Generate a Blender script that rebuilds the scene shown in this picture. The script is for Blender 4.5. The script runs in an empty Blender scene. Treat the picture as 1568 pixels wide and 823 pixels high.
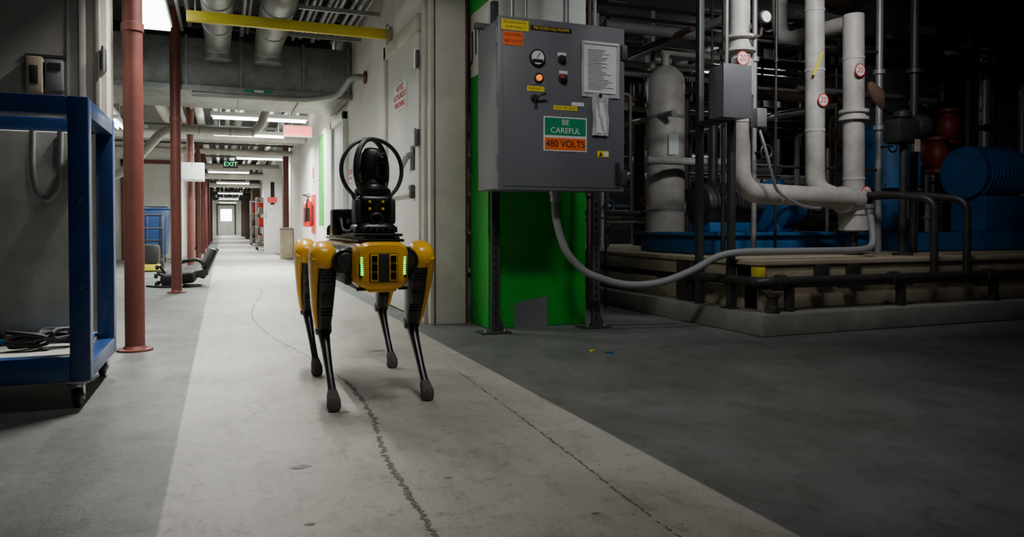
import bpy, bmesh, math, random
from mathutils import Vector, Matrix, Euler
random.seed(7)
V=Vector
scn=bpy.context.scene
# ------------------------------------------------------------ helpers
def root(name,loc=(0,0,0)):
    e=bpy.data.objects.new(name,None); e.empty_display_size=.1
    e.location=loc; scn.collection.objects.link(e); return e
def link(name,me,mat,parent,loc=(0,0,0),smooth=True,ang=35):
    if mat is not None: me.materials.append(mat)
    if smooth:
        for p in me.polygons: p.use_smooth=True
        try: me.set_sharp_from_angle(angle=math.radians(ang))
        except Exception: pass
    o=bpy.data.objects.new(name,me); o.location=loc
    scn.collection.objects.link(o)
    if parent is not None:
        o.parent=parent; o.matrix_parent_inverse=Matrix.Translation(-V(parent.location))
    return o
def box(name,c,s,mat,parent=None,bev=0,rot=None,seg=2,taper=None):
    bm=bmesh.new(); bmesh.ops.create_cube(bm,size=1)
    for v in bm.verts:
        k=1
        if taper and v.co.z<0: k=taper
        v.co=V((v.co.x*s[0]*k,v.co.y*s[1]*k,v.co.z*s[2]))
    if bev>0: bmesh.ops.bevel(bm,geom=bm.edges[:]+bm.verts[:],offset=bev,segments=seg,profile=.5,affect='EDGES')
    if rot: bmesh.ops.rotate(bm,verts=bm.verts,cent=(0,0,0),matrix=Euler([math.radians(a) for a in rot]).to_matrix())
    me=bpy.data.meshes.new(name); bm.to_mesh(me); bm.free()
    return link(name,me,mat,parent,c)
def bx(name,x0,x1,y0,y1,z0,z1,mat,parent=None,bev=0):
    return box(name,((x0+x1)/2,(y0+y1)/2,(z0+z1)/2),(x1-x0,y1-y0,z1-z0),mat,parent,bev)
def rings_mesh(name,rings,mat,parent,closed=False,cap=True,ang=35):
    n=len(rings[0]); c=V((0,0,0)); k=0
    for r in rings:
        for v in r: c+=v; k+=1
    c/=k
    vs=[tuple(v-c) for r in rings for v in r]; fs=[]
    m=len(rings)
    for i in range(m if closed else m-1):
        j=(i+1)%m
        for q in range(n):
            fs.append((i*n+q,i*n+(q+1)%n,j*n+(q+1)%n,j*n+q))
    if cap and not closed:
        fs.append(tuple(range(n-1,-1,-1))); fs.append(tuple((m-1)*n+q for q in range(n)))
    me=bpy.data.meshes.new(name); me.from_pydata(vs,[],fs); me.update()
    bm=bmesh.new(); bm.from_mesh(me); bmesh.ops.recalc_face_normals(bm,faces=bm.faces); bm.to_mesh(me); bm.free()
    return link(name,me,mat,parent,c,ang=ang)
def sup(n,p):
    out=[]
    for i in range(n):
        t=2*math.pi*i/n; c,s=math.cos(t),math.sin(t)
        out.append((math.copysign(abs(c)**(2/p),c),math.copysign(abs(s)**(2/p),s)))
    return out
def frame(ax):
    ax=V(ax).normalized(); u=V((0,0,1)) if abs(ax.z)<.9 else V((1,0,0))
    a=ax.cross(u).normalized(); b=ax.cross(a).normalized(); return ax,a,b
def lathe(name,base,axis,prof,mat,parent=None,n=28,ang=35):
    ax,a,b=frame(axis); base=V(base); rs=[]
    for r,h in prof:
        r=max(r,.0004)
        rs.append([base+ax*h+(a*math.cos(2*math.pi*i/n)+b*math.sin(2*math.pi*i/n))*r for i in range(n)])
    return rings_mesh(name,rs,mat,parent,ang=ang)
def cyl(name,p0,p1,r,mat,parent=None,r1=None,n=24,bev=0):
    p0=V(p0);p1=V(p1);L=(p1-p0).length; r1=r if r1 is None else r1
    pr=[(r,0),(r1,L)] if not bev else [(r-bev,0),(r-bev*.3,bev*.3),(r,bev),(r1,L-bev),(r1-bev*.3,L-bev*.3),(r1-bev,L)]
    return lathe(name,p0,p1-p0,pr,mat,parent,n)
def loftpath(name,pts,mat,parent,lat=(1,0,0),n=28,p=2.6):
    """pts: (pos, halfLateral, halfDepth)"""
    se=sup(n,p); rs=[]
    P=[V(q[0]) for q in pts]
    for i,q in enumerate(pts):
        t=(P[min(i+1,len(P)-1)]-P[max(i-1,0)]).normalized()
        a=(V(lat)-t*V(lat).dot(t)).normalized(); b=t.cross(a).normalized()
        rs.append([P[i]+a*q[1]*x+b*q[2]*y for x,y in se])
    return rings_mesh(name,rs,mat,parent)
def fillet(pts,R,seg=6):
    pts=[V(p) for p in pts]; out=[pts[0]]
    for i in range(1,len(pts)-1):
        d0=pts[i-1]-pts[i]; d1=pts[i+1]-pts[i]
        r=min(R,d0.length*.49,d1.length*.49)
        a=pts[i]+d0.normalized()*r; c=pts[i]+d1.normalized()*r
        for k in range(seg+1):
            t=k/seg; out.append(a*(1-t)**2+pts[i]*2*t*(1-t)+c*t*t)
    out.append(pts[-1]); return out
def smoothpath(pts,seg=8):
    pts=[V(p) for p in pts]; out=[]
    for i in range(len(pts)-1):
        p0=pts[max(i-1,0)];p1=pts[i];p2=pts[i+1];p3=pts[min(i+2,len(pts)-1)]
        for k in range(seg):
            t=k/seg
            out.append(.5*((2*p1)+(p2-p0)*t+(2*p0-5*p1+4*p2-p3)*t*t+(3*p1-p0-3*p2+p3)*t**3))
    out.append(pts[-1]); return out
def tube(name,pts,r,mat,parent=None,R=0,n=14,b=None,closed=False,normal=None):
    P=fillet(pts,R) if R else [V(p) for p in pts]
    m=len(P); rs=[]; prev=None
    for i in range(m):
        if closed: t=(P[(i+1)%m]-P[(i-1)%m]).normalized()
        else: t=(P[min(i+1,m-1)]-P[max(i-1,0)]).normalized()
        if normal is not None: a=V(normal); a=(a-t*a.dot(t)).normalized()
        elif prev is None: _,a,_b=frame(t)
        else: a=(prev-t*prev.dot(t)).normalized()
        prev=a; bb=t.cross(a).normalized()
        rb=r if b is None else b
        rs.append([P[i]+a*math.cos(2*math.pi*k/n)*r+bb*math.sin(2*math.pi*k/n)*rb for k in range(n)])
    return rings_mesh(name,rs,mat,parent,closed=closed)
def poly(name,pts,mat,parent,thick=(0,0,.01)):
    n=len(pts); c=sum((V(p) for p in pts),V((0,0,0)))/n
    vs=[tuple(V(p)-c) for p in pts]+[tuple(V(p)-c+V(thick)) for p in pts]
    fs=[tuple(range(n)),tuple(range(2*n-1,n-1,-1))]+[(i,i+n,(i+1)%n+n,(i+1)%n) for i in range(n)]
    me=bpy.data.meshes.new(name); me.from_pydata(vs,[],fs); me.update()
    bm=bmesh.new(); bm.from_mesh(me); bmesh.ops.recalc_face_normals(bm,faces=bm.faces); bm.to_mesh(me); bm.free()
    return link(name,me,mat,parent,c,smooth=False)
def text(name,s,loc,size,mat,parent,rz=0,sx=1,ext=.0005,align='CENTER'):
    cu=bpy.data.curves.new(name,'FONT'); cu.body=s; cu.size=size; cu.extrude=ext
    cu.align_x=align; cu.align_y='CENTER'; cu.materials.append(mat)
    o=bpy.data.objects.new(name,cu); o.location=loc; o.rotation_euler=(math.radians(90),0,math.radians(rz)); o.scale=(sx,1,1)
    scn.collection.objects.link(o)
    if parent is not None:
        o.parent=parent; o.matrix_parent_inverse=Matrix.Translation(-V(parent.location))
    return o
# ------------------------------------------------------------ materials
def mat(name,col,rough=.5,metal=0,var=.25,scale=6,bump=0,bscale=60,emit=None,es=0,col2=None,spec=None,coat=0,dirt=0):
    m=bpy.data.materials.new(name); m.use_nodes=True; nt=m.node_tree; N=nt.nodes; L=nt.links
    b=N['Principled BSDF']; tc=N.new('ShaderNodeTexCoord')
    nz=N.new('ShaderNodeTexNoise'); nz.inputs['Scale'].default_value=scale; nz.inputs['Detail'].default_value=8; nz.inputs['Roughness'].default_value=.65
    L.new(tc.outputs['Object'],nz.inputs['Vector'])
    rp=N.new('ShaderNodeValToRGB'); rp.color_ramp.elements[0].position=.3; rp.color_ramp.elements[1].position=.7
    c2=col2 if col2 else [c*(1-var) for c in col]
    rp.color_ramp.elements[0].color=(*c2,1); rp.color_ramp.elements[1].color=(*col,1)
    L.new(nz.outputs['Fac'],rp.inputs['Fac'])
    src=rp.outputs['Color']
    if dirt>0:
        n2=N.new('ShaderNodeTexNoise'); n2.inputs['Scale'].default_value=scale*.35; n2.inputs['Detail'].default_value=12; n2.inputs['Roughness'].default_value=.75
        L.new(tc.outputs['Object'],n2.inputs['Vector'])
        r2=N.new('ShaderNodeValToRGB'); r2.color_ramp.elements[0].position=.35; r2.color_ramp.elements[1].position=.6
        r2.color_ramp.elements[0].color=(1-dirt,1-dirt*1.05,1-dirt*1.1,1); r2.color_ramp.elements[1].color=(1,1,1,1)
        L.new(n2.outputs['Fac'],r2.inputs['Fac'])
        mx=N.new('ShaderNodeMixRGB'); mx.blend_type='MULTIPLY'; mx.inputs[0].default_value=1
        L.new(src,mx.inputs[1]); L.new(r2.outputs['Color'],mx.inputs[2]); src=mx.outputs[0]
    L.new(src,b.inputs['Base Color'])
    mr=N.new('ShaderNodeMapRange'); mr.inputs['To Min'].default_value=max(rough-.08,.03); mr.inputs['To Max'].default_value=min(rough+.1,1)
    L.new(nz.outputs['Fac'],mr.inputs['Value']); L.new(mr.outputs[0],b.inputs['Roughness'])
    b.inputs['Metallic'].default_value=metal
    if coat: b.inputs['Coat Weight'].default_value=coat; b.inputs['Coat Roughness'].default_value=.2
    if bump>0:
        n3=N.new('ShaderNodeTexNoise'); n3.inputs['Scale'].default_value=bscale; n3.inputs['Detail'].default_value=6
        L.new(tc.outputs['Object'],n3.inputs['Vector'])
        bp=N.new('ShaderNodeBump'); bp.inputs['Strength'].default_value=bump; bp.inputs['Distance'].default_value=.01
        L.new(n3.outputs['Fac'],bp.inputs['Height']); L.new(bp.outputs['Normal'],b.inputs['Normal'])
    if emit:
        b.inputs['Emission Color'].default_value=(*emit,1); b.inputs['Emission Strength'].default_value=es
    return m
M_yel=mat('robot_yellow',(.98,.50,.003),.3,var=.06,scale=12,coat=.4)
M_blk=mat('robot_black',(.012,.012,.013),.32,var=.3,scale=20)
M_blk2=mat('robot_satin_black',(.032,.032,.034),.42,var=.3,scale=25,bump=.08,bscale=200)
M_dgl=mat('robot_lens_glass',(.004,.004,.006),.06,var=0)
M_foot=mat('foot_rubber',(.13,.12,.108),.85,var=.4,scale=40,bump=.3,bscale=120)
M_green_led=mat('green_led',(.02,.4,.05),.4,emit=(.03,1,.08),es=3.2)
M_wallw=mat('wall_white',(.71,.69,.645),.62,var=.08,scale=2,dirt=.22,bump=.05,bscale=30)
M_wallb=mat('wall_beige',(.40,.385,.335),.6,var=.15,scale=3,dirt=.35,bump=.05,bscale=40)
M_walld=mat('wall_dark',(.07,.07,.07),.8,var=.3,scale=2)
M_trim=mat('trim_paint',(.60,.57,.50),.5,var=.14,scale=5,dirt=.25)
M_grn=mat('green_paint',(.015,.42,.03),.42,var=.22,scale=3,dirt=.3,bump=.06,bscale=40)
M_grnw=mat('column_white_paint',(.68,.70,.65),.5,var=.1,scale=4,dirt=.2)
M_red=mat('red_oxide_pipe',(.15,.037,.027),.5,var=.25,scale=5,dirt=.35)
M_blue=mat('blue_frame_paint',(.010,.052,.20),.35,var=.25,scale=6,dirt=.3,coat=.2)
M_blued=mat('blue_equipment_paint',(.010,.13,.36),.5,var=.4,scale=4,dirt=.4)
M_cpan=mat('cart_liner',(.46,.46,.42),.5,var=.18,scale=3,dirt=.4)
M_gry=mat('cabinet_grey_enamel',(.15,.156,.178),.4,var=.10,scale=4,dirt=.15)
M_gryd=mat('cabinet_side_grey',(.19,.195,.21),.42,var=.1,scale=4,dirt=.15)
M_strut=mat('galvanised_dark_strut',(.06,.065,.063),.5,metal=.3,var=.3,scale=10)
M_hole=mat('dark_slot',(.006,.006,.006),.9,var=0)
M_galv=mat('galvanised_duct',(.36,.37,.36),.42,metal=.5,var=.4,scale=7,dirt=.4)
M_cond=mat('conduit_grey',(.33,.33,.325),.42,metal=.4,var=.25,scale=8)
M_flex=mat('flex_conduit_grey',(.27,.275,.28),.5,var=.2,scale=14)
M_insul=mat('pipe_insulation_white',(.52,.50,.46),.5,var=.2,scale=5,dirt=.45,bump=.1,bscale=20)
M_dkpipe=mat('dark_iron_pipe',(.055,.05,.047),.45,metal=.3,var=.4,scale=9)
M_brown=mat('rusty_pipe',(.11,.07,.05),.6,metal=.1,var=.4,scale=9)
M_beige=mat('skid_beige_concrete',(.44,.37,.26),.7,var=.3,scale=4,dirt=.4,bump=.2,bscale=30)
M_conc=mat('pad_concrete',(.27,.265,.24),.75,var=.3,scale=5,dirt=.35,bump=.2,bscale=40)
M_safe=mat('safety_yellow',(.74,.60,.03),.45,var=.15,scale=6,dirt=.2)
M_lab_y=mat('label_yellow',(.80,.64,.03),.5,var=.1)
M_lab_o=mat('label_orange',(.88,.15,.02),.5,var=.1)
M_lab_g=mat('label_green',(.005,.26,.12),.4,var=.1)
M_lab_w=mat('label_white',(.72,.73,.72),.45,var=.05)
M_lab_r=mat('label_red',(.6,.04,.03),.45,var=.1)
M_ink=mat('ink_black',(.012,.012,.012),.5,var=0)
M_paper=mat('paper',(.74,.74,.73),.45,var=.08,scale=14)
M_plas=mat('plastic_sleeve',(.52,.53,.54),.2,var=.3,scale=18,bump=.5,bscale=22)
M_chrome=mat('zinc_metal',(.5,.5,.5),.28,metal=.8,var=.2,scale=10)
M_lamp_o=mat('orange_pilot_lamp',(.8,.2,.02),.3,emit=(1,.2,.01),es=1.2)
M_tubeL=mat('fluorescent_tube',(.9,.95,1),.4,emit=(.88,1,.95),es=12)
M_redlit=mat('red_lit_sign',(.8,.1,.1),.4,emit=(1,.22,.18),es=2.6)
M_exit=mat('exit_green',(.02,.4,.1),.4,emit=(.05,1,.35),es=1.5)
M_ext=mat('extinguisher_red',(.6,.02,.015),.3,var=.1,coat=.4)
M_rub=mat('black_rubber',(.018,.018,.018),.65,var=.3,scale=18)
M_brass=mat('valve_body_red',(.25,.03,.022),.5,var=.3)
M_cloth=mat('brown_cloth',(.12,.06,.035),.9,var=.4,scale=12)
M_door=mat('door_paint',(.66,.65,.61),.45,var=.08,scale=3,dirt=.15)
M_ceil=mat('ceiling_dark_concrete',(.13,.13,.125),.85,var=.3,scale=2)
M_blkplast=mat('black_plastic',(.022,.022,.022),.42,var=.3)
def floor_mat():
    m=bpy.data.materials.new('painted_concrete_floor'); m.use_nodes=True; nt=m.node_tree; N=nt.nodes; L=nt.links
    b=N['Principled BSDF']; tc=N.new('ShaderNodeTexCoord'); O=tc.outputs['Object']
    def noise(s,d=8,r=.6,vec=None):
        n=N.new('ShaderNodeTexNoise'); n.inputs['Scale'].default_value=s; n.inputs['Detail'].default_value=d; n.inputs['Roughness'].default_value=r; L.new(vec or O,n.inputs['Vector']); return n.outputs['Fac']
    def math_(op,a,bv):
        k=N.new('ShaderNodeMath'); k.operation=op
        for i,x in enumerate((a,bv)):
            if isinstance(x,(int,float)): k.inputs[i].default_value=x
            else: L.new(x,k.inputs[i])
        return k.outputs[0]
    def ramp(f,p0,c0,p1,c1):
        r=N.new('ShaderNodeValToRGB'); e=r.color_ramp.elements; e[0].position=p0; e[0].color=(*c0,1); e[1].position=p1; e[1].color=(*c1,1); L.new(f,r.inputs['Fac']); return r.outputs['Color']
    def mix(f,a,c,bt='MIX'):
        k=N.new('ShaderNodeMixRGB'); k.blend_type=bt
        if isinstance(f,(int,float)): k.inputs[0].default_value=f
        else: L.new(f,k.inputs[0])
        L.new(a,k.inputs[1]); L.new(c,k.inputs[2]); return k.outputs[0]
    sx=N.new('ShaderNodeSeparateXYZ'); L.new(O,sx.inputs[0])
    x=math_('ADD',sx.outputs['X'],math_('MULTIPLY',math_('SUBTRACT',noise(14,6),.5),.012))
    mr1=N.new('ShaderNodeMapRange'); mr1.inputs['From Min'].default_value=-.155; mr1.inputs['From Max'].default_value=-.145; L.new(x,mr1.inputs['Value'])
    mr2=N.new('ShaderNodeMapRange'); mr2.inputs['From Min'].default_value=1.286; mr2.inputs['From Max'].default_value=1.296; mr2.inputs['To Min'].default_value=1; mr2.inputs['To Max'].default_value=0; L.new(x,mr2.inputs['Value'])
    mask=math_('MULTIPLY',mr1.outputs[0],mr2.outputs[0])
    strip=ramp(noise(3,10,.7),.3,(.43,.405,.362),.7,(.54,.51,.46))
    outer=ramp(noise(2.2,10,.7),.3,(.120,.127,.122),.7,(.18,.190,.182))
    c=mix(mask,outer,strip)
    mp=N.new('ShaderNodeMapping'); mp.inputs['Scale'].default_value=(1,.35,1); mp.inputs['Rotation'].default_value=(0,0,.2); L.new(O,mp.inputs['Vector'])
    c=mix(1,c,ramp(noise(7,12,.8,mp.outputs[0]),.36,(.74,.73,.70),.50,(1,1,1)),'MULTIPLY')
    c=mix(1,c,ramp(noise(14,10,.8),.35,(.60,.59,.57),.47,(1,1,1)),'MULTIPLY')
    c=mix(1,c,ramp(noise(1.1,4,.6),.32,(.76,.76,.74),.62,(1.05,1.05,1.05)),'MULTIPLY')
    c=mix(1,c,ramp(noise(60,3,.6),.28,(.42,.41,.39),.385,(1,1,1)),'MULTIPLY')
    c=mix(1,c,ramp(noise(260,3,.6),.3,(.80,.80,.79),.65,(1.08,1.08,1.08)),'MULTIPLY')
    L.new(c,b.inputs['Base Color'])
    r=N.new('ShaderNodeMapRange'); r.inputs['To Min'].default_value=.34; r.inputs['To Max'].default_value=.6; L.new(noise(6,8,.7),r.inputs['Value']); L.new(r.outputs[0],b.inputs['Roughness'])
    bp=N.new('ShaderNodeBump'); bp.inputs['Strength'].default_value=.35; bp.inputs['Distance'].default_value=.008; L.new(noise(30,10,.7),bp.inputs['Height']); L.new(bp.outputs['Normal'],b.inputs['Normal'])
    return m
M_floor=floor_mat()
# ------------------------------------------------------------ room shell
fo=bx('floor',-4.2,10.3,-3,62.2,-.1,0,M_floor)
off=V(fo.location); fo.data.transform(Matrix.Translation(off)); fo.location=(0,0,0)
bx('ceiling',-4.2,10.3,-3,62.2,3.4,3.5,M_ceil)
bx('wall_right',1.49,1.74,5.45,62,0,3.4,M_wallw)
bx('wall_left',-4.1,-.80,4.75,5.0,0,3.4,M_wallb)
bx('wall_left_recess',-2.7,-2.6,5.0,18,0,3.4,M_wallw)
bx('wall_left_corridor',-2.7,-.85,18,62,0,3.4,M_wallw)
bx('wall_back',-.85,1.49,61.5,62,0,3.4,M_wallw)
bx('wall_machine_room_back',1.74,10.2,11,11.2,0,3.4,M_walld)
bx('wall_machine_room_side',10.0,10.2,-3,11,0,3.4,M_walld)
bx('wall_left_side',-4.2,-4.1,-3,5,0,3.4,M_wallb)
j=root('door_frame',(-.69,4.85,0))
bx('jamb',-.80,-.60,4.74,5.0,0,3.4,M_trim,j,.006)
bx('stop',-.735,-.70,4.715,4.74,0,3.4,M_trim,j,.004)
bx('stop_b',-.655,-.63,4.70,4.74,0,3.4,M_wallb,j,.004)
for z in (1.62,.5,2.5):
    bx('hinge',-.625,-.60,4.69,4.74,z,z+.12,M_strut,j,.003); cyl('hinge_pin',(-.612,4.685,z-.01),(-.612,4.685,z+.13),.009,M_chrome,j)
p=root('trim_1',(1.6,5.4,0))
bx('pilaster',1.50,1.735,5.40,5.449,0,3.4,M_trim,p,.004)
bx('edge',1.458,1.489,5.40,5.52,0,3.4,M_trim,p,.004)
bx('edge_b',1.43,1.458,5.50,5.56,0,3.4,M_trim,p,.004)
bx('bead',1.468,1.489,5.60,5.66,0,3.4,M_wallb,p,.004)
cyl('riser',(1.752,5.43,0.0),(1.752,5.43,3.4),.010,M_red,root('riser_pipe_red',(1.752,5.43,0)))
bx('baseboard_right',1.475,1.489,7.2,9.4,0,.12,M_trim)
d=root('door_1',(1.47,6.3,0))
bx('leaf',1.455,1.488,5.75,6.9,.01,2.3,M_door,d,.003)
bx('frame_far',1.43,1.489,6.9,6.98,0,2.42,M_trim,d,.004)
bx('frame_top',1.43,1.489,5.7,6.98,2.3,2.42,M_trim,d,.004)
for z in (1.38,.3,2.0):
    bx('hinge',1.43,1.455,5.70,5.78,z,z+.13,M_strut,d,.003); cyl('pin',(1.425,5.74,z-.01),(1.425,5.74,z+.14),.01,M_chrome,d)
bx('panic_bar',1.41,1.44,5.9,6.8,1.0,1.04,M_door,d,.01)
bx('bar_mount',1.42,1.455,5.86,5.95,.97,1.08,M_strut,d,.01)
tube('lever',[(1.455,5.92,1.32),(1.41,5.92,1.32),(1.40,5.95,1.30),(1.395,6.08,1.24)],.018,M_cond,d,R=.04,b=.026)
bx('escutcheon',1.44,1.456,5.86,5.97,1.2,1.40,M_strut,d,.006)
s=root('notice_sign',(1.45,6.37,1.9))
bx('panel',1.447,1.454,6.13,6.6,1.76,1.99,M_lab_w,s)
for k,t in enumerate(['NOTICE','AUTHORIZED','PERSONNEL']): text('t%d'%k,t,(1.445,6.365,1.945-.072*k),.075,M_lab_r,s,rz=-90)
d=root('door_2',(1.47,10.2,0))
bx('leaf',1.465,1.489,9.6,10.6,.01,2.1,M_door,d,.003)
for a in (9.52,10.6): bx('frame',1.43,1.489,a,a+.09,0,2.2,M_lab_w,d,.004)
bx('frame_top',1.43,1.489,9.52,10.69,2.1,2.2,M_lab_w,d,.004)
s=root('danger_sign',(1.48,9.2,1.1)); bx('panel',1.48,1.489,9.1,9.35,1.28,1.45,M_lab_w,s); bx('head',1.477,1.48,9.11,9.34,1.38,1.44,M_lab_r,s); text('t','DANGER',(1.476,9.225,1.33),.05,M_lab_r,s,rz=-90)
bx('trim_2',1.484,1.49,11.9,12.5,0.75,2.2,M_grn)
# ------------------------------------------------------------ green column
c=root('structural_column',(2.17,5.24,0))
bx('shaft_lower',1.785,2.575,5.03,5.44,0,1.88,M_grn,c,.012)
bx('shaft_upper',1.785,2.575,5.03,5.44,1.88,3.4,M_grnw,c,.012)
bx('patch',1.99,2.25,5.026,5.03,0.0,.17,M_gry,c)
poly('patch_b',[(1.99,5.027,.17),(2.08,5.027,.2),(2.25,5.027,.22),(2.25,5.027,.17)],M_gry,c,(0,-.002,0))
bx('band',1.781,1.785,5.03,5.44,2.36,3.4,M_grn,c)
text('label_j19','J19',(1.781,5.40,2.12),.27,M_ink,c,rz=-90,sx=.8,ext=.002,align='LEFT')
# ------------------------------------------------------------ control cabinet
cb=root('electrical_control_cabinet',(2.08,4.6,0))
bx('body',1.635,2.515,4.41,4.81,.985,2.065,M_gryd,cb,.008)
bx('door',1.62,2.53,4.375,4.41,.975,2.075,M_gry,cb,.01)
bx('flange',1.655,2.49,4.370,4.376,1.0,2.05,M_gry,cb,.002)
for x in (1.765,2.55):
    bx('leg',x-.022,x+.022,4.815,4.86,.012,2.3,M_strut,cb,.002)
    bx('leg_lip',x-.03,x+.03,4.812,4.82,.012,.985,M_strut,cb)
    bx('foot_plate',x-.12,x+.1,4.76,4.92,0,.012,M_strut,cb,.003)
    for dx in (-.08,.06): lathe('bolt',(x+dx,4.80,.012),(0,0,1),[(.011,0),(.011,.01),(.006,.012),(.006,.028)],M_chrome,cb,8)
    for k in range(16): bx('slot',x-.008,x+.008,4.809,4.812,.06+k*.055,.09+k*.055,M_hole,cb)
    poly('gusset',[(x+.022,4.83,.012),(x+.022,4.83,.15),(x+.08,4.83,.012)],M_strut,cb,(0,.006,0))
Y=4.368
lathe('gauge_bezel',(1.882,Y+.003,1.823),(0,-1,0),[(.053,0),(.053,.022),(.047,.028),(.044,.02)],M_ink,cb,32)
lathe('gauge_face',(1.882,Y-.016,1.823),(0,-1,0),[(.044,0),(.044,.002)],M_lab_w,cb,32)
bx('gauge_band',1.846,1.918,Y-.0195,Y-.018,1.79,1.812,M_ink,cb)  # black band across the lower dial
box('needle',(1.885,Y-.0205,1.835),(.004,.001,.04),M_ink,cb,rot=(0,30,0))
def knob(nm,x,z,mt,r=.022,handle=True):
    lathe(nm+'_ring',(x,Y+.003,z),(0,-1,0),[(r+.01,0),(r+.01,.008),(r,.01),(r,.024),(r*.8,.03)],mt,cb,24)
    if handle: box(nm+'_grip',(x,Y-.032,z),(.012,.02,r*1.9),M_ink,cb,.003,rot=(0,35,0))
bx('plate',1.845,1.93,Y-.0015,Y+.002,1.655,1.735,M_gryd,cb)
lathe('pilot_bezel',(1.893,Y+.003,1.695),(0,-1,0),[(.034,0),(.034,.012),(.028,.014)],M_blkplast,cb,24)
knob('pilot_lamp',1.893,1.695,M_lamp_o,.020,False)
knob('selector',2.058,1.826,M_blkplast,.02); bx('selector_plate',2.03,2.09,Y-.001,Y+.002,1.845,1.872,M_lab_w,cb)
knob('selector_b',2.065,1.700,M_blkplast,.022); lathe('btn',(2.045,Y-.03,1.71),(0,-1,0),[(.012,0),(.012,.01)],M_lab_r,cb,16)
bx('plate_b',2.04,2.10,Y-.001,Y+.002,1.735,1.755,M_lab_w,cb)
bx('tag_y1',1.815,1.935,Y-.001,Y+.002,1.61,1.642,M_lab_y,cb); text('tx1','PUMP NO. 1',(1.875,Y-.0015,1.626),.018,M_ink,cb)
knob('switch',1.865,1.565,M_blkplast,.016); tube('switch_lever',[(1.865,Y-.03,1.565),(1.90,Y-.05,1.585),(1.925,Y-.05,1.59)],.008,M_blkplast,cb); tube('switch_lever_b',[(1.865,Y-.03,1.56),(1.85,Y-.05,1.53)],.008,M_blkplast,cb)
bx('tag_y2',2.0,2.17,Y-.001,Y+.002,1.50,1.528,M_lab_y,cb); text('tx2','AUTO  OFF  HAND',(2.085,Y-.0015,1.514),.017,M_ink,cb)
bx('tag_y3',2.13,2.22,Y-.001,Y+.002,1.532,1.556,M_lab_w,cb)
bx('tag_top',1.64,1.825,Y-.001,Y+.002,1.985,2.05,M_lab_y,cb)
text('tt1','PROCESS WATER',(1.732,Y-.0015,2.033),.02,M_ink,cb); text('tt2','PUMP PANEL 7',(1.732,Y-.0015,2.004),.02,M_ink,cb)
bx('tag_strip',1.84,2.13,Y-.001,Y+.002,2.0,2.03,M_ink,cb); text('tt3','PROCESS H2O PUMPS',(1.985,Y-.0015,2.015),.026,M_lab_y,cb)
bx('tag_orange',1.65,1.785,Y-.001,Y+.002,1.89,1.975,M_lab_o,cb); text('to1','CAUTION',(1.717,Y-.0015,1.955),.026,M_ink,cb); text('to2','480 VOLTS',(1.717,Y-.0015,1.915),.025,M_ink,cb)
bx('sign_back',1.93,2.24,Y-.002,Y+.002,1.232,1.455,M_lab_w,cb); bx('sign_green',1.938,2.232,Y-.003,Y-.001,1.335,1.447,M_lab_g,cb); bx('sign_orange',1.938,2.232,Y-.003,Y-.001,1.24,1.318,M_lab_o,cb)
text('sg1','BE',(2.085,Y-.004,1.418),.052,M_lab_w,cb,ext=.001); text('sg2','CAREFUL',(2.085,Y-.004,1.365),.052,M_lab_w,cb,ext=.001); text('sg3','480 VOLTS',(2.085,Y-.004,1.279),.064,M_ink,cb,sx=.92,ext=.001)
for x in (1.944,2.226):
    for z in (1.442,1.246): lathe('rivet',(x,Y-.003,z),(0,-1,0),[(.005,0),(.004,.002)],M_chrome,cb,8)
def sheet(nm,x0,x1,z0,z1,y,mt,amp=.006,seed=1):
    rnd=random.Random(seed); nx,nz=10,14; vs=[];fs=[]
    for i in range(nz+1):
        for k in range(nx+1):
            vs.append((x0+(x1-x0)*k/nx,y-amp*(.6+math.sin(k*1.3+i*.5+seed)*.5+rnd.random()*.35),z0+(z1-z0)*i/nz))
    for i in range(nz):
        for k in range(nx):
            a=i*(nx+1)+k; fs.append((a,a+1,a+nx+2,a+nx+1))
    me=bpy.data.meshes.new(nm); me.from_pydata(vs,[],fs); me.update(); return link(nm,me,mt,cb)
sheet('plastic_sleeve',2.20,2.482,1.598,1.965,Y,M_plas,.008,2)
sheet('document',2.215,2.455,1.625,1.94,Y-.009,M_paper,.003,3)
for k in range(22):
    w=.1+.09*random.random(); bx('text_line',2.24,2.24+w,Y-.0165,Y-.0155,1.905-k*.0122,1.908-k*.0122,M_flex,cb)
bx('sleeve_header',2.215,2.47,Y-.016,Y-.012,1.945,1.962,M_lab_w,cb)
sheet('small_bag',2.275,2.395,1.345,1.60,Y-.006,M_plas,.014,5)
sheet('bag_note',2.30,2.375,1.36,1.56,Y-.016,M_paper,.004,6)
lathe('bag_hook',(2.33,Y-.02,1.61),(0,-1,0),[(.012,0),(.012,.008)],M_ink,cb,12)
bx('sticker_back',2.32,2.405,Y-.001,Y+.002,1.205,1.245,M_lab_y,cb); poly('sticker_tri',[(2.33,Y-.0015,1.21),(2.36,Y-.0015,1.21),(2.345,Y-.0015,1.24)],M_ink,cb,(0,-.0005,0)); bx('sticker_w',2.37,2.40,Y-.002,Y,1.21,1.24,M_lab_w,cb)
bx('latch',2.455,2.475,Y-.025,Y+.005,1.02,1.17,M_blkplast,cb,.005); bx('latch_b',2.50,2.545,4.36,4.40,1.02,1.12,M_strut,cb,.004); bx('latch_c',2.50,2.545,4.36,4.40,1.86,1.96,M_strut,cb,.004)
for z in (1.15,1.55,1.95): cyl('hinge',(1.618,4.39,z-.05),(1.618,4.39,z+.05),.009,M_gryd,cb,n=12)
for x,r in ((1.80,.018),(1.9,.012),(2.2,.02),(2.42,.014)): cyl('top_conduit',(x,4.6,2.06),(x,4.6,3.4),r,M_cond,cb); lathe('hub',(x,4.6,2.06),(0,0,1),[(r+.014,0),(r+.014,.03),(r+.004,.04)],M_chrome,cb,12)
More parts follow.
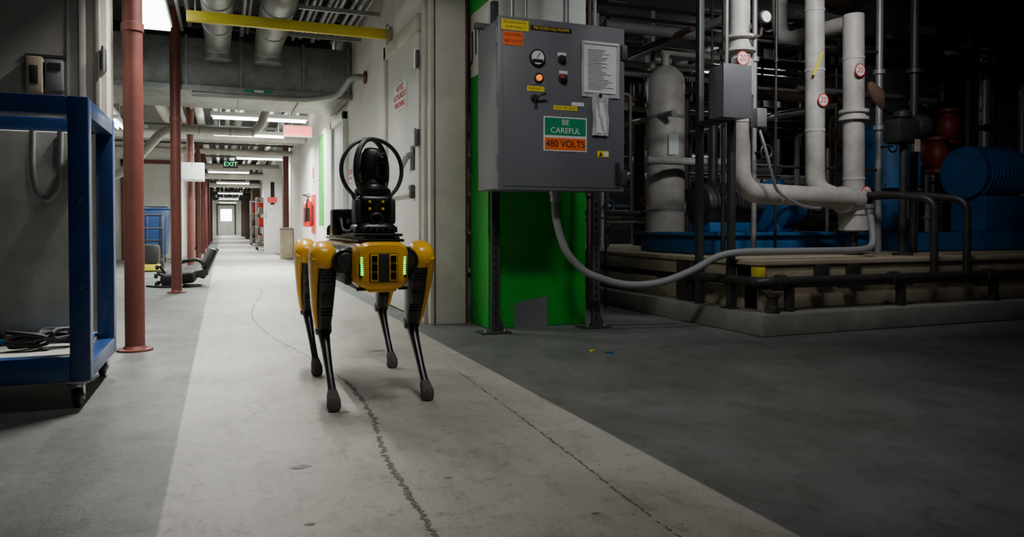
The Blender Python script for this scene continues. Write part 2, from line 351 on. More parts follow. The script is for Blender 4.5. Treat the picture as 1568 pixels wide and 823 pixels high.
bx('top_strut',1.62,2.53,4.82,4.86,2.1,2.14,M_strut,cb,.002)
fc=root('flexible_conduit',(2.5,4.6,0))
pts=[(2.118,4.6,.972),(2.118,4.6,.88),(2.135,4.6,.76),(2.2,4.6,.58),(2.32,4.6,.45),(2.446,4.58,.385),(2.65,4.55,.333),(2.89,4.5,.345),(3.09,4.4,.43),(3.28,4.35,.53),(3.5,4.32,.56),(3.815,4.3,.56),(4.3,4.3,.56),(4.57,4.3,.565),(4.68,4.31,.60),(4.72,4.34,.70),(4.73,4.38,.85)]
tube('hose',smoothpath(pts),.026,M_flex,fc,n=18)
lathe('gland',(2.118,4.6,.984),(0,0,-1),[(.042,0),(.042,.03),(.034,.035),(.034,.07)],M_chrome,fc,12)
lathe('end_gland',(4.73,4.38,.84),(0,.1,1),[(.034,0),(.034,.04),(.044,.045),(.044,.075)],M_chrome,fc,12)
# ------------------------------------------------------------ blue cart
ct=root('blue_steel_cart',(-1.2,3.8,0))
x0,x1,y0,y1,z0,z1=-1.95,-.5,3.41,4.2,.118,1.27; w=.075
for x in (x0,x1-w):
    for y in (y0,y1-w): bx('post',x,x+w,y,y+w,z0,z1,M_blue,ct,.006)
for z in (z0,z1-w):
    for y in (y0,y1-w): bx('rail',x0+w,x1-w,y+.001,y+w-.001,z+.001,z+w-.001+(.03 if z==z0 else 0),M_blue,ct,.005)
    for x in (x0,x1-w): bx('rail_side',x+.001,x+w-.001,y0+w,y1-w,z+.001,z+w-.001,M_blue,ct,.005)
bx('back_liner',x0+w,x1-w-.02,4.05,4.11,z0+w,z1-w,M_cpan,ct,.012)
bx('deck',x0+w,x1-w,y0+w,y1-w,z0+.05,z0+.085,M_cpan,ct)
bx('side_plate',x1-.055,x1-.045,y0+w,y0+w+.14,z0+w,z1-w,M_cpan,ct)
bx('ledge',x0+w,x1-w,3.95,4.05,z0+.085,z0+.11,M_blued,ct,.004)
for z in (.5,.85): lathe('weld_nub',(x1-.035,y0+.004,z),(0,-1,0),[(.014,0),(.012,.006),(.004,.01)],M_blue,ct,12)
tube('hanging_strap',[(-.82,4.03,1.19),(-.82,4.02,1.0),(-.80,4.01,.90),(-.76,4.01,.86),(-.71,4.01,.92),(-.705,4.02,1.19)],.013,M_flex,ct,R=.06)
cp=[]
for k in range(60):
    t=k*.55; cp.append((-.74+.10*math.cos(t)+.03*math.sin(k*1.7),3.80+.06*math.sin(t*1.1),.235+.02*math.sin(k*.9)+.0006*k))
tube('cable_coil',smoothpath(cp,3),.011,M_rub,ct,n=8)
for x in (x0+.06,x1-.06):
    for y in (y0+.06,y1-.06):
        bx('caster_plate',x-.05,x+.05,y-.045,y+.045,.108,.118,M_chrome,ct,.002)
        lathe('swivel',(x,y,.09),(0,0,1),[(.03,0),(.034,.008),(.028,.018)],M_chrome,ct,20)
        for sx in (-.022,.022): poly('fork',[(x+sx,y-.028,.1),(x+sx,y+.028,.1),(x+sx+0,y+.045,.045),(x+sx,y+.03,.03),(x+sx,y+.0,.06)],M_chrome,ct,(.004,0,0))
        lathe('wheel',(x-.016,y+.03,.043),(1,0,0),[(.03,0),(.041,.004),(.043,.01),(.043,.024),(.041,.028),(.03,.032)],M_rub,ct,28)
        lathe('hub',(x-.024,y+.03,.043),(1,0,0),[(.012,0),(.014,.004),(.014,.044),(.012,.05)],M_chrome,ct,14)
wd=root('door_access_panel',(-.95,4.72,1.58))
bx('backbox',-.985,-.905,4.69,4.748,1.47,1.67,M_beige,wd,.01); bx('cover',-.895,-.81,4.70,4.748,1.49,1.66,M_gryd,wd,.006); bx('slot',-.965,-.925,4.685,4.692,1.52,1.62,M_blkplast,wd,.003); bx('screen',-.88,-.82,4.695,4.702,1.6,1.64,M_hole,wd)
bx('trim_3',-.995,-.80,4.735,4.749,1.675,1.69,M_strut)
# ------------------------------------------------------------ red pipe columns
for k in range(9):
    y=4.94+4.08*k; r=.055; x=-.49 if k==0 else -.475
    pc=root('red_pipe_column',(x,y,0))
    lathe('post',(x,y,0),(0,0,1),[(r,0),(r,3.4)],M_red,pc,28); lathe('base',(x,y,0),(0,0,1),[(r+.045,0),(r+.045,.012),(r+.012,.016),(r+.004,.03)],M_red,pc,28)
    lathe('coupling',(x,y,1.9),(0,0,1),[(r,0),(r+.008,.004),(r+.008,.05),(r,.054)],M_red,pc,28)
for y in (17.9,26,34.5):
    pc=root('red_pipe_column',(1.38,y,0)); lathe('post',(1.38,y,.0),(0,0,1),[(.07,0),(.07,3.4)],M_red,pc,20); lathe('collar',(1.38,y,0),(0,0,1),[(.09,0),(.09,.02),(.07,.03)],M_red,pc)
pc=root('concrete_pier',(1.38,17.4,0)); bx('block',1.22,1.485,17.2,17.64,0,.66,M_beige,pc,.02); bx('cap',1.21,1.485,17.19,17.64,.66,.70,M_conc,pc,.01)
d=root('door_3',(1.2,20.6,0)); bx('leaf',1.02,1.48,20.6,20.64,.01,2.25,M_door,d,.004); bx('glass',1.2,1.3,20.59,20.6,1.3,1.9,M_hole,d); bx('sign',1.12,1.36,20.585,20.6,1.35,1.5,M_lab_r,d); bx('pull',1.06,1.09,20.56,20.6,.95,1.15,M_chrome,d,.004)
d=root('door_4',(.3,61.4,0)); bx('leaf',-.3,.9,61.42,61.48,.01,2.3,M_door,d,.01); bx('frame_l',-.4,-.3,61.4,61.49,0,2.4,M_strut,d); bx('frame_r',.9,1.0,61.4,61.49,0,2.4,M_strut,d); bx('frame_top',-.4,1.0,61.4,61.49,2.3,2.4,M_strut,d); bx('window',-.1,.7,61.4,61.42,1.1,2.0,M_tubeL,d)
for yy in (33,44,53):
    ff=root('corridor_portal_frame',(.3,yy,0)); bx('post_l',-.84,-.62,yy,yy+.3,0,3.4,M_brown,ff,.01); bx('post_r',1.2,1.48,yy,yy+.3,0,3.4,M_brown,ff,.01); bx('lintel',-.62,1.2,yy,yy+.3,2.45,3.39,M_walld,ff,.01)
e=root('fire_extinguisher',(1.4,13.2,.9))
bx('back_sign',1.47,1.489,12.95,13.5,.62,1.28,M_lab_r,e); lathe('tank',(1.38,13.2,.72),(0,0,1),[(.05,0),(.075,.015),(.085,.04),(.085,.38),(.07,.43),(.035,.46),(.03,.48)],M_ext,e,28)
lathe('valve',(1.38,13.2,1.2),(0,0,1),[(.02,0),(.02,.04),(.028,.05)],M_chrome,e,12); box('handle',(1.36,13.2,1.26),(.14,.03,.02),M_rub,e,.004,rot=(0,12,0)); box('handle_b',(1.36,13.2,1.285),(.14,.03,.012),M_rub,e,.004,rot=(0,-10,0))
tube('hose',[(1.38,13.17,1.22),(1.36,13.08,1.2),(1.33,13.09,1.0),(1.32,13.1,.8)],.014,M_rub,e,R=.04); bx('label',1.31,1.40,13.106,13.112,.82,1.05,M_hole,e)
bx('bracket',1.45,1.47,13.15,13.25,.8,1.1,M_strut,e)
s=root('extinguisher_sign',(1.48,13.2,1.6)); bx('panel',1.478,1.489,13.0,13.4,1.52,1.8,M_lab_w,s); bx('arrow',1.474,1.478,13.1,13.3,1.56,1.76,M_lab_r,s)
for y,z in ((23,1.7),(27.5,1.7)):
    s=root('wall_notice',(1.47,y,z)); bx('panel',1.47,1.489,y,y+.6,z,z+.4,M_lab_w,s); bx('head',1.466,1.47,y+.03,y+.57,z+.2,z+.37,M_lab_r,s)
b=root('blue_rolling_bin',(-1.35,16.3,0))
box('tub',(-1.35,16.3,.62),(.75,.8,.9),M_blue,b,.03,taper=.86); box('rim',(-1.35,16.3,1.08),(.82,.87,.05),M_blue,b,.02); box('inside',(-1.35,16.3,1.11),(.68,.73,.02),M_hole,b)
for k in range(3): box('rib',(-1.6+.25*k,15.9,.6),(.04,.05,.7),M_blue,b,.01)
for x in (-1.6,-1.1):
    for y in (16.02,16.58): lathe('wheel',(x-.03,y,.085),(1,0,0),[(.07,0),(.085,.01),(.085,.05),(.07,.06)],M_rub,b,20); bx('fork',x-.04,x+.04,y-.03,y+.03,.1,.2,M_chrome,b,.004)
h=root('hand_truck',(-1.0,13.4,0))
for x in (-1.22,-.92): tube('rail',[(x,13.4,.05),(x,13.48,.75),(x,13.6,.9)],.022,M_rub,h,R=.1); lathe('wheel',(x-.03,13.5,.13),(1,0,0),[(.1,0),(.13,.012),(.13,.045),(.1,.055)],M_rub,h)
for z in (.3,.5,.7): cyl('crossbar',(-1.22,13.42+.05*z,z),(-.92,13.42+.05*z,z),.015,M_rub,h)
tube('handle',[(-1.22,13.6,.9),(-1.22,13.7,.92),(-.92,13.7,.92),(-.92,13.6,.9)],.016,M_rub,h,R=.04); bx('toe_plate',-1.25,-.89,13.18,13.4,0,.015,M_rub,h); box('crate',(-1.07,13.28,.07),(.26,.18,.10),M_safe,h,.01); box('bag',(-1.07,13.27,.29),(.26,.2,.32),M_blkplast,h,.06)
ch=root('tipped_over_office_chair',(-.5,10.1,0))
box('seat',(-.42,10.15,.15),(.46,.42,.10),M_blkplast,ch,.03,rot=(8,-12,10)); box('back',(-.19,10.2,.27),(.09,.38,.40),M_blkplast,ch,.03,rot=(0,24,8)); tube('back_spine',[(-.35,10.15,.12),(-.2,10.18,.12),(-.06,10.2,.45)],.024,M_rub,ch,R=.06)
box('cushion_b',(-.5,9.98,.1),(.4,.2,.14),M_rub,ch,.04,rot=(10,-8,-12))
tube('arm',[(-.5,9.98,.2),(-.48,9.93,.30),(-.28,9.95,.33),(-.2,9.98,.25)],.018,M_blkplast,ch,R=.05,b=.026)
cyl('gas_lift',(-.62,10.1,.12),(-.45,10.13,.14),.025,M_chrome,ch)
for k in range(5):
    a=math.radians(72*k+20); q=(-.72,10.1+.2*math.cos(a),max(.05,.12+.13*math.sin(a))); tube('base_arm',[(-.64,10.1,.11),q],.018,M_blkplast,ch); lathe('castor',(q[0]-.05,q[1],q[2]-.02),(1,0,0),[(.02,0),(.028,.006),(.028,.034),(.02,.04)],M_rub,ch,16)
tube('cable',smoothpath([(-.86,10.0,.012),(-.7,9.8,.012),(-.4,9.75,.012),(-.25,9.9,.012),(-.45,10.0,.012)]),.012,M_rub,ch,n=8)
# ------------------------------------------------------------ ceiling services in corridor
y=root('clearance_bar',(.6,6.9,2.5))
bx('bar',-.27,1.485,6.87,6.92,2.49,2.58,M_safe,y,.004); bx('bracket',1.46,1.487,6.85,6.94,2.47,2.60,M_cond,y,.003)
cyl('rod',(-.2,6.895,2.58),(-.2,6.895,3.4),.008,M_cond,y); tube('clip',[(1.47,6.86,2.6),(1.43,6.84,2.62),(1.43,6.84,2.45),(1.45,6.84,2.38)],.007,M_cond,y,R=.02)
du=root('rectangular_air_duct',(-.6,9.8,2.27))
bx('duct',-2.58,1.485,9.16,10.6,2.30,2.88,M_galv,du,.004)
for x in (-1.9,-1.2,-.38,.2,.9,1.42): bx('flange',x,x+.03,9.135,10.625,2.28,2.905,M_galv,du)
bx('lower_angle',-2.58,1.485,9.12,9.16,2.28,2.34,M_galv,du); bx('tag',.25,.55,9.115,9.12,2.295,2.325,M_lab_g,du); bx('tag_w',.36,.46,9.112,9.116,2.297,2.323,M_lab_w,du)
for i,(x,r) in enumerate(((-.03,.14),(.5,.155))):
    rd=root('round_air_duct',(x,6,2.8)); lathe('duct',(x,2.2,2.80),(0,1,0),[(r,0),(r,6.3)],M_galv,rd,36)
    tube('elbow',[(x,8.4,2.80),(x,8.82,2.80),(x,8.92,2.7),(x,8.92,2.60)],r*.98,M_galv,rd,R=.12,n=30)
    for k in range(7): lathe('seam',(x,2.6+k*.9,2.80),(0,1,0),[(r,0),(r+.012,.004),(r+.012,.03),(r,.034)],M_cond,rd,36)
cr=root('conduit_rack',(1.1,6,2.9))
for k,x in enumerate((.78,.86,.93,1.0,1.07,1.14,1.22,1.31,1.4,.22,.28,-.32,-.4)):
    cyl('conduit',(x,2,2.92+.03*(k%3)),(x,9.0,2.92+.03*(k%3)),.018+.006*(k%2),M_cond,cr,n=12)
for y_ in (3.5,5.2,6.3,7.4,8.5): bx('strut',.7,1.48,y_,y_+.04,2.84,2.88,M_cond,cr)
jr=root('ceiling_joists',(-1,6,3.2))
for k in range(14):
    y_=2.5+k*.9; bx('joist',-4,1.45,y_,y_+.1,3.15,3.4,M_ceil,jr)
bc=root('bent_conduit',(1.3,8.4,2.2))
tube('pipe',[(1.485,8.2,2.38),(1.33,8.2,2.38),(1.22,8.45,2.2),(.9,8.85,2.2),(-.3,8.87,2.2)],.035,M_cond,bc,R=.12); lathe('flange',(1.487,8.2,2.38),(-1,0,0),[(.07,0),(.07,.02),(.045,.03)],M_red,bc)
fp=root('corridor_pipework',(.4,20,2.5))
for x,z,r,m_ in ((-.35,2.66,.07,M_insul),(-.1,2.78,.05,M_cond),(.1,2.66,.04,M_cond),(.3,2.80,.09,M_galv),(.62,2.66,.03,M_red),(.8,2.74,.06,M_cond),(1.05,2.66,.05,M_insul),(1.25,2.72,.04,M_cond),(-.6,2.56,.04,M_cond),(-.9,2.66,.08,M_insul),(-1.3,2.56,.06,M_cond),(-1.7,2.64,.1,M_galv)):
    y1_=60 if x>-.8 else 17.9
    cyl('run',(x,10.65,z),(x,y1_,z),r,m_,fp,n=14)
for k in range(16):
    y_=11+k*3.0; xl=-2.5 if y_<17.5 else -.8
    bx('hanger',xl,1.47,y_,y_+.05,2.47,2.51,M_strut,fp)
for y_,z,r in ((14.5,2.38,.08),(15.4,2.4,.05),(17.2,2.35,.06),(21.5,2.35,.08),(25,2.3,.1),(31.5,2.35,.1)):
    cyl('cross_pipe',(-2.5 if y_<17.5 else -.8,y_,z),(1.47,y_,z),r,M_insul if r>.05 else M_cond,fp,n=14)
ip=root('insulated_branch_pipe',(-.5,11.2,2))
tube('pipe',[(-2.58,11.3,1.15),(-1.25,11.3,1.45),(-.72,11.2,2.08),(.5,11.2,2.08),(.62,11.2,2.5)],.062,M_insul,ip,R=.18,n=20)
for x in (-.3,.1,.4): lathe('band',(x,11.2,2.08),(1,0,0),[(.065,0),(.067,.003),(.067,.03),(.065,.033)],M_cond,ip)
hb=root('junction_box',(-.43,12.9,1.6)); bx('body',-.62,-.26,12.78,13.03,1.46,1.75,M_lab_w,hb,.01); bx('cover',-.6,-.28,12.765,12.78,1.48,1.73,M_lab_w,hb,.004); lathe('screw',(-.44,12.765,1.7),(0,-1,0),[(.01,0),(.008,.004)],M_chrome,hb,8)
ex=root('exit_sign',(.2,20,2.3)); bx('case',.03,.39,20,20.06,2.2,2.39,M_ink,ex,.01); text('exit','EXIT',(.21,19.995,2.295),.16,M_exit,ex)
for x in (.1,.32): cyl('rod',(x,20.03,2.39),(x,20.03,2.72),.008,M_cond,ex,n=8)
rs=root('illuminated_red_sign',(1.14,12.4,2.28)); bx('case',.92,1.38,12.4,12.48,2.18,2.37,M_lab_w,rs,.01); bx('face',.935,1.365,12.39,12.40,2.2,2.35,M_redlit,rs)
for x in (1.0,1.3): cyl('rod',(x,12.44,2.37),(x,12.44,3.4),.008,M_cond,rs,n=8)
s=root('wall_notice',(-.83,21,1.5)); bx('panel',-.849,-.84,20.6,21.6,1.3,1.6,M_lab_w,s); bx('head',-.84,-.836,20.65,21.55,1.45,1.58,M_lab_r,s)
lc=root('storage_cabinet',(-2.1,13,0)); bx('body',-2.58,-1.9,12.2,13.8,0,1.9,M_wallw,lc,.01); bx('gap',-1.9,-1.895,12.99,13.01,.05,1.85,M_hole,lc); bx('handle',-1.9,-1.87,12.9,12.93,.9,1.1,M_chrome,lc,.004); bx('handle_b',-1.9,-1.87,13.07,13.1,.9,1.1,M_chrome,lc,.004)
dd=root('door_5',(-1.5,17.98,0)); bx('leaf',-1.95,-1.05,17.95,17.99,.01,2.1,M_door,dd,.004); bx('frame_l',-2.03,-1.95,17.93,17.99,0,2.18,M_red,dd); bx('frame_r',-1.05,-.97,17.93,17.99,0,2.18,M_red,dd); bx('frame_top',-2.03,-.97,17.93,17.99,2.1,2.18,M_red,dd)
def rack(x0_,x1_,ya,yb,h_,seed):
    rr=random.Random(seed)
    ra=root('wire_rack_trolley',((x0_+x1_)/2,ya,0))
    for x in (x0_,x1_):
        for y_ in (ya,yb): cyl('post',(x,y_,.1),(x,y_,h_),.015,M_cond,ra,n=8); lathe('wheel',(x-.02,y_,.05),(1,0,0),[(.04,0),(.05,.01),(.05,.03),(.04,.04)],M_rub,ra,12)
    for k in range(4):
        z=.25+k*(h_-.3)/3; bx('shelf',x0_-.02,x1_+.02,ya-.02,yb+.02,z,z+.03,M_cond,ra)
        if k<3:
            for q in range(2): yy=ya+.08+q*(yb-ya)*.5; bx('carton',x0_+.03,x1_-.03,yy,yy+(yb-ya)*.35,z+.03,z+.15+.2*rr.random(),rr.choice((M_beige,M_lab_w,M_blue,M_lab_r,M_blkplast)),ra,.01)
rack(.98,1.42,23.2,24.2,1.6,1); rack(-.78,-.6,24.5,25.2,1.5,2); rack(1.02,1.42,29,30.5,1.7,3); rack(-.8,-.6,36,37.3,1.6,4)
# ------------------------------------------------------------ lamps
def area(name,loc,sx,sy,power,col,parent,spread=160,rot=(0,0,0)):
    l=bpy.data.lights.new(name,'AREA'); l.shape='RECTANGLE'; l.size=sx; l.size_y=sy; l.energy=power; l.color=col; l.spread=math.radians(spread)
    o=bpy.data.objects.new(name,l); o.location=loc; o.rotation_euler=[math.radians(a) for a in rot]; scn.collection.objects.link(o)
    o.parent=parent; o.matrix_parent_inverse=Matrix.Translation(-V(parent.location)); return o
def fixture(x,y_,z,lx,ly,power,col=(.97,1,.95),spread=160,up=.2,diff=False):
    f=root('fluorescent_light_fixture',(x,y_,z))
    bx('housing',x-lx/2,x+lx/2,y_-ly/2,y_+ly/2,z+.02,z+.08,M_lab_w,f,.006)
    if diff: bx('lit_diffuser',x-lx/2+.015,x+lx/2-.015,y_-ly/2+.02,y_+ly/2-.02,z-.018,z+.02,M_tubeL,f,.006)
    else:
        for k in range(2):
            if lx>ly: cyl('tube',(x-lx/2+.03,y_-.04+.08*k,z),(x+lx/2-.03,y_-.04+.08*k,z),.016,M_tubeL,f,n=12)
            else: cyl('tube',(x-.04+.08*k,y_-ly/2+.03,z),(x-.04+.08*k,y_+ly/2-.03,z),.016,M_tubeL,f,n=12)
    for s_ in (-1,1):
        if lx>ly: cyl('hanger_rod',(x+s_*lx*.4,y_,z+.08),(x+s_*lx*.4,y_,3.4),.005,M_cond,f,n=8)
        else: cyl('hanger_rod',(x,y_+s_*ly*.4,z+.08),(x,y_+s_*ly*.4,3.4),.005,M_cond,f,n=8)
    area('lamp_light',(x,y_,z-.03),lx,ly,power,col,f,spread)
    if up: area('added_uplight',(x,y_,z+.09),lx,ly,power*up,col,f,170,rot=(180,0,0))  # upward fill added over the closed housing to brighten the ducts
WW=(1,.98,.94)
fixture(-.60,7.1,2.62,.34,1.4,65,WW,150,.15,True)
fixture(.55,11.9,2.36,1.4,.2,150)
fixture(.45,13.6,2.30,1.2,.2,150)
fixture(.9,18.5,2.32,1.2,.2,130)
fixture(.2,24,2.35,1.2,.2,120)
fixture(.4,30.2,2.35,1.2,.2,120)
fixture(.4,40,2.35,1.2,.2,120)
fixture(.4,50,2.4,1.2,.2,120)
fixture(.4,58,2.4,1.2,.2,120)
fixture(-1.6,13.6,2.4,.2,1.2,45)
fixture(.36,4.7,3.0,.10,1.2,128,WW,115,.2)
# unseen fill lamps added above the frame to brighten the cabinet and the pipework
def fill_light(x,y_,z,rx,rz,wd_,power,spread,col=(1,.98,.95)):
    f=root('added_fill_light',(x,y_,z)); dirv=Euler((math.radians(rx),0,math.radians(rz))).to_matrix()@V((0,0,-1))
    c_=V((x,y_,z))-dirv*.06
    box('housing',c_,(wd_+.04,.14,.09),M_lab_w,f,.012,rot=(rx,0,rz)); cyl('rod',c_,(c_.x,c_.y,3.4),.012,M_cond,f)
    area('lamp_light',(x,y_,z),wd_,.12,power,col,f,spread,rot=(rx,0,rz))
fill_light(.75,2.1,3.1,36,-24,1.0,42,112)
fill_light(3.5,3.0,3.06,62,-16,.8,21,100,(.98,.98,1))
fixture(6.6,8.2,2.85,1.2,.2,20,(.9,.97,1))
fixture(4.4,9.4,2.9,1.2,.2,16,(.9,.97,1))
# ------------------------------------------------------------ machine room
pd=root('equipment_pad',(6,6,0)); bx('slab',3.36,9.9,3.98,10.9,0,.15,M_conc,pd,.012)
sk=root('equipment_skid',(6,6,.15))
bx('side_beam',3.5,3.62,4.2,8.5,.15,.31,M_beige,sk,.01); bx('side_beam_top',3.47,3.66,4.2,8.5,.36,.47,M_beige,sk,.01)
bx('front_beam',3.5,9.5,4.2,4.35,.15,.31,M_beige,sk,.01); bx('front_beam_top',3.47,9.5,4.15,4.4,.36,.47,M_beige,sk,.01)
bx('core',3.6,9.4,4.36,8.4,.15,.44,M_dkpipe,sk); bx('deck',3.45,9.5,4.13,8.5,.47,.505,M_beige,sk,.006)
for k in range(8): bx('spacer',3.49,3.64,4.2+k*.58,4.34+k*.58,.31,.36,M_dkpipe,sk)
for k in range(10): bx('spacer_f',3.6+k*.6,3.75+k*.6,4.18,4.36,.31,.36,M_dkpipe,sk)
bx('yellow_clamp',3.44,3.5,4.12,4.2,.39,.46,M_safe,sk,.004); bx('plate',3.43,3.47,4.9,5.1,.16,.46,M_dkpipe,sk,.004)
for k,x in enumerate((3.95,4.25)): bx('steel_plate',x,x+.12,4.12,4.15,.34,.47,M_dkpipe,sk,.003)
bp=root('blue_pump_unit',(5,6,.52))
bx('base',3.7,5.6,5.2,6.1,.51,.66,M_blued,bp,.015); bx('base_lip',3.66,5.64,5.16,6.14,.66,.69,M_blued,bp,.006)
lathe('motor',(4.0,5.65,.93),(1,0,0),[(.1,0),(.19,.03),(.2,.06),(.2,.5),(.17,.54),(.06,.56),(.05,.75)],M_dkpipe,bp,32)
for k in range(12): lathe('fin',(4.1+k*.036,5.65,.93),(1,0,0),[(.2,0),(.215,.002),(.215,.01),(.2,.012)],M_dkpipe,bp,32)
lathe('volute',(4.78,5.65,.93),(1,0,0),[(.1,0),(.22,.02),(.26,.07),(.26,.14),(.22,.2),(.12,.24),(.12,.32),(.16,.33),(.16,.37)],M_blued,bp,32)
bx('foot',4.05,4.5,5.5,5.8,.69,.78,M_blued,bp,.01); bx('foot_b',4.8,4.98,5.5,5.8,.69,.78,M_blued,bp,.01)
b2=root('blue_pump_unit',(7,5.6,.52)); bx('base',6.0,9.0,5.0,6.1,.51,.68,M_blued,b2,.015)
lathe('motor',(6.3,5.6,1.2),(0,0,1),[(.1,-.52),(.24,-.50),(.24,-.4),(.16,-.38),(.16,-.1),(.26,-.08),(.26,.5),(.2,.56),(.08,.6)],M_blued,b2,32)
for k in range(10): a=math.radians(36*k); box('motor_fin',(6.3+.27*math.cos(a),5.6+.27*math.sin(a),1.4),(.04,.012,.5),M_blued,b2,rot=(0,0,36*k))
lathe('motor_b',(7.2,5.5,1.3),(1,0,0),[(.1,0),(.27,.03),(.27,.7),(.2,.76),(.06,.78)],M_blued,b2,32); bx('pedestal',7.3,7.9,5.3,5.7,.68,1.06,M_blued,b2,.02)
for k in range(10): lathe('rib',(7.3+k*.055,5.5,1.3),(1,0,0),[(.27,0),(.285,.002),(.285,.014),(.27,.016)],M_blued,b2,32)
wp=root('insulated_process_pipe',(4.2,4.6,1))
def ipipe(nm,pts,r,R=.2):
    tube(nm,pts,r,M_insul,wp,R=R,n=26)
    P=[V(q) for q in pts]
    for i in range(len(P)-1):
        d_=P[i+1]-P[i]; L_=d_.length; k=.35
        while k<L_-.25:
            a=d_.normalized(); lathe(nm+'_band',P[i]+a*k,a,[(r,0),(r+.004,.003),(r+.004,.022),(r,.025)],M_insul,wp,24); k+=.5
ipipe('main',[(3.655,4.62,3.4),(3.66,4.6,1.0),(4.75,4.6,.97)],.078)
lathe('shroud',(3.657,4.61,1.72),(0,0,1),[(.08,0),(.105,.01),(.105,.28),(.08,.29)],M_insul,wp)
lathe('valve_collar',(3.657,4.61,2.05),(0,0,1),[(.08,0),(.12,.01),(.12,.03),(.09,.04),(.09,.1),(.12,.11),(.12,.13),(.08,.14)],M_insul,wp)
ipipe('u_pipe',[(4.60,4.85,3.4),(4.60,4.82,1.05),(4.80,4.75,.98),(4.84,4.73,.98)],.078)
ipipe('drop',[(4.9,4.72,2.5),(4.9,4.7,.86),(4.9,4.7,.72)],.085)
ipipe('cross',[(4.9,4.72,2.44),(4.9,5.6,2.48),(4.9,5.6,3.4)],.07)
lathe('tee',(4.70,4.64,.96),(1,.25,0),[(.085,0),(.11,.01),(.11,.2),(.085,.21)],M_insul,wp)
lathe('tee_bottom',(4.9,4.7,.70),(0,0,1),[(.06,0),(.12,.01),(.12,.13),(.13,.14),(.13,.17),(.09,.18)],M_insul,wp)
lathe('support_leg',(4.9,4.7,.505),(0,0,1),[(.07,0),(.07,.012),(.03,.02),(.03,.20)],M_dkpipe,wp)
lathe('flange_drop',(4.9,4.71,1.62),(0,0,1),[(.085,0),(.12,.004),(.12,.03),(.1,.035),(.1,.06),(.12,.065),(.12,.09),(.085,.094)],M_insul,wp)
for (x,yy,z) in ((4.60,4.738,1.78),(4.86,4.61,2.02),(3.60,4.50,1.99),(4.93,4.60,1.02)):
    lathe('red_tag',(x,yy,z),(0,-1,0),[(.055,0),(.055,.003)],M_lab_r,wp,24); lathe('red_tag_c',(x,yy-.003,z),(0,-1,0),[(.046,0),(.046,.001)],M_lab_w,wp,24); text('tagno','20',(x,yy-.0045,z),.065,M_lab_r,wp)
box('tag_yellow',(4.56,4.755,2.08),(.02,.01,.22),M_lab_y,wp,rot=(0,25,0))
cl=root('rag_on_valve',(4.97,4.6,1.8))
loftpath('rag',[((4.93,4.58,1.92),.02,.02),((4.95,4.57,1.88),.05,.04),((5.0,4.56,1.82),.07,.05),((5.03,4.56,1.76),.04,.04),((5.06,4.56,1.72),.03,.015)],M_cloth,cl,n=14,p=1.6)
sg=root('solenoid_valve',(3.72,4.48,1.55)); bx('body',3.68,3.77,4.43,4.51,1.48,1.62,M_cond,sg,.008); tube('cord',smoothpath([(3.725,4.47,1.48),(3.76,4.43,1.3),(3.82,4.43,1.12),(3.9,4.45,1.0),(4.1,4.43,.90),(4.3,4.45,.88)]),.012,M_cond,sg,n=8)
gg=root('pressure_gauge_assembly',(3.7,4.45,2.3)); lathe('dial',(3.72,4.42,2.28),(0,-1,0),[(.05,0),(.05,.03),(.042,.034)],M_ink,gg); lathe('face',(3.72,4.385,2.28),(0,-1,0),[(.04,0),(.04,.001)],M_lab_w,gg); tube('siphon',[(3.72,4.43,2.24),(3.72,4.45,2.15),(3.68,4.50,2.15)],.01,M_brown,gg,R=.02)
ac=root('valve_actuator',(5.3,4.6,1))
cyl('post',(5.22,4.5,.505),(5.22,4.5,1.45),.03,M_dkpipe,ac); lathe('foot',(5.22,4.5,.505),(0,0,1),[(.08,0),(.08,.015),(.03,.03)],M_dkpipe,ac)
box('head',(5.2,4.5,1.52),(.24,.18,.2),M_blkplast,ac,.03); lathe('bonnet',(5.3,4.5,1.55),(1,0,.1),[(.09,0),(.11,.03),(.11,.12),(.08,.16)],M_blkplast,ac); lathe('knob',(5.2,4.5,1.62),(0,0,1),[(.05,0),(.07,.02),(.07,.06),(.03,.08)],M_blkplast,ac); box('tag',(5.26,4.40,1.4),(.05,.01,.1),M_beige,ac)
st=root('strut_stand',(3.4,4.6,0))
bx('strut',3.375,3.42,4.72,4.77,.15,2.6,M_strut,st,.002); bx('strut_b',3.405,3.45,4.38,4.43,.15,1.95,M_strut,st,.002); bx('crossbar',3.38,3.42,4.43,4.72,1.5,1.54,M_strut,st); bx('plate',3.37,3.46,4.34,4.46,.15,.16,M_strut,st)
sb=root('disconnect_switch_box',(3.35,4.5,1.7)); bx('body',3.21,3.44,4.22,4.375,1.5,1.86,M_gryd,sb,.008); bx('door',3.205,3.445,4.205,4.22,1.495,1.865,M_gryd,sb,.004); cyl('stub',(3.3,4.3,1.86),(3.3,4.3,3.4),.014,M_cond,sb); box('lever',(3.455,4.3,1.7),(.02,.03,.12),M_blkplast,sb,.004)
iv=root('instrument_riser',(3.05,5.9,0))
cyl('riser',(3.05,5.9,0),(3.05,5.9,3.4),.022,M_brown,iv,n=14); cyl('riser_b',(3.22,5.9,0),(3.22,5.9,2.4),.012,M_blkplast,iv,n=10)
for z in (1.0,1.55,2.1): lathe('union',(3.05,5.9,z),(0,0,1),[(.022,0),(.05,.01),(.05,.06),(.03,.07),(.03,.1),(.05,.11),(.05,.15),(.022,.16)],M_brown,iv,12)
cyl('stem',(3.05,5.9,1.7),(3.05,5.74,1.7),.012,M_brown,iv,n=8); tube('handwheel',[(3.05+.06*math.cos(2*math.pi*i/16),5.74,1.7+.06*math.sin(2*math.pi*i/16)) for i in range(16)],.009,M_dkpipe,iv,closed=True,n=6)
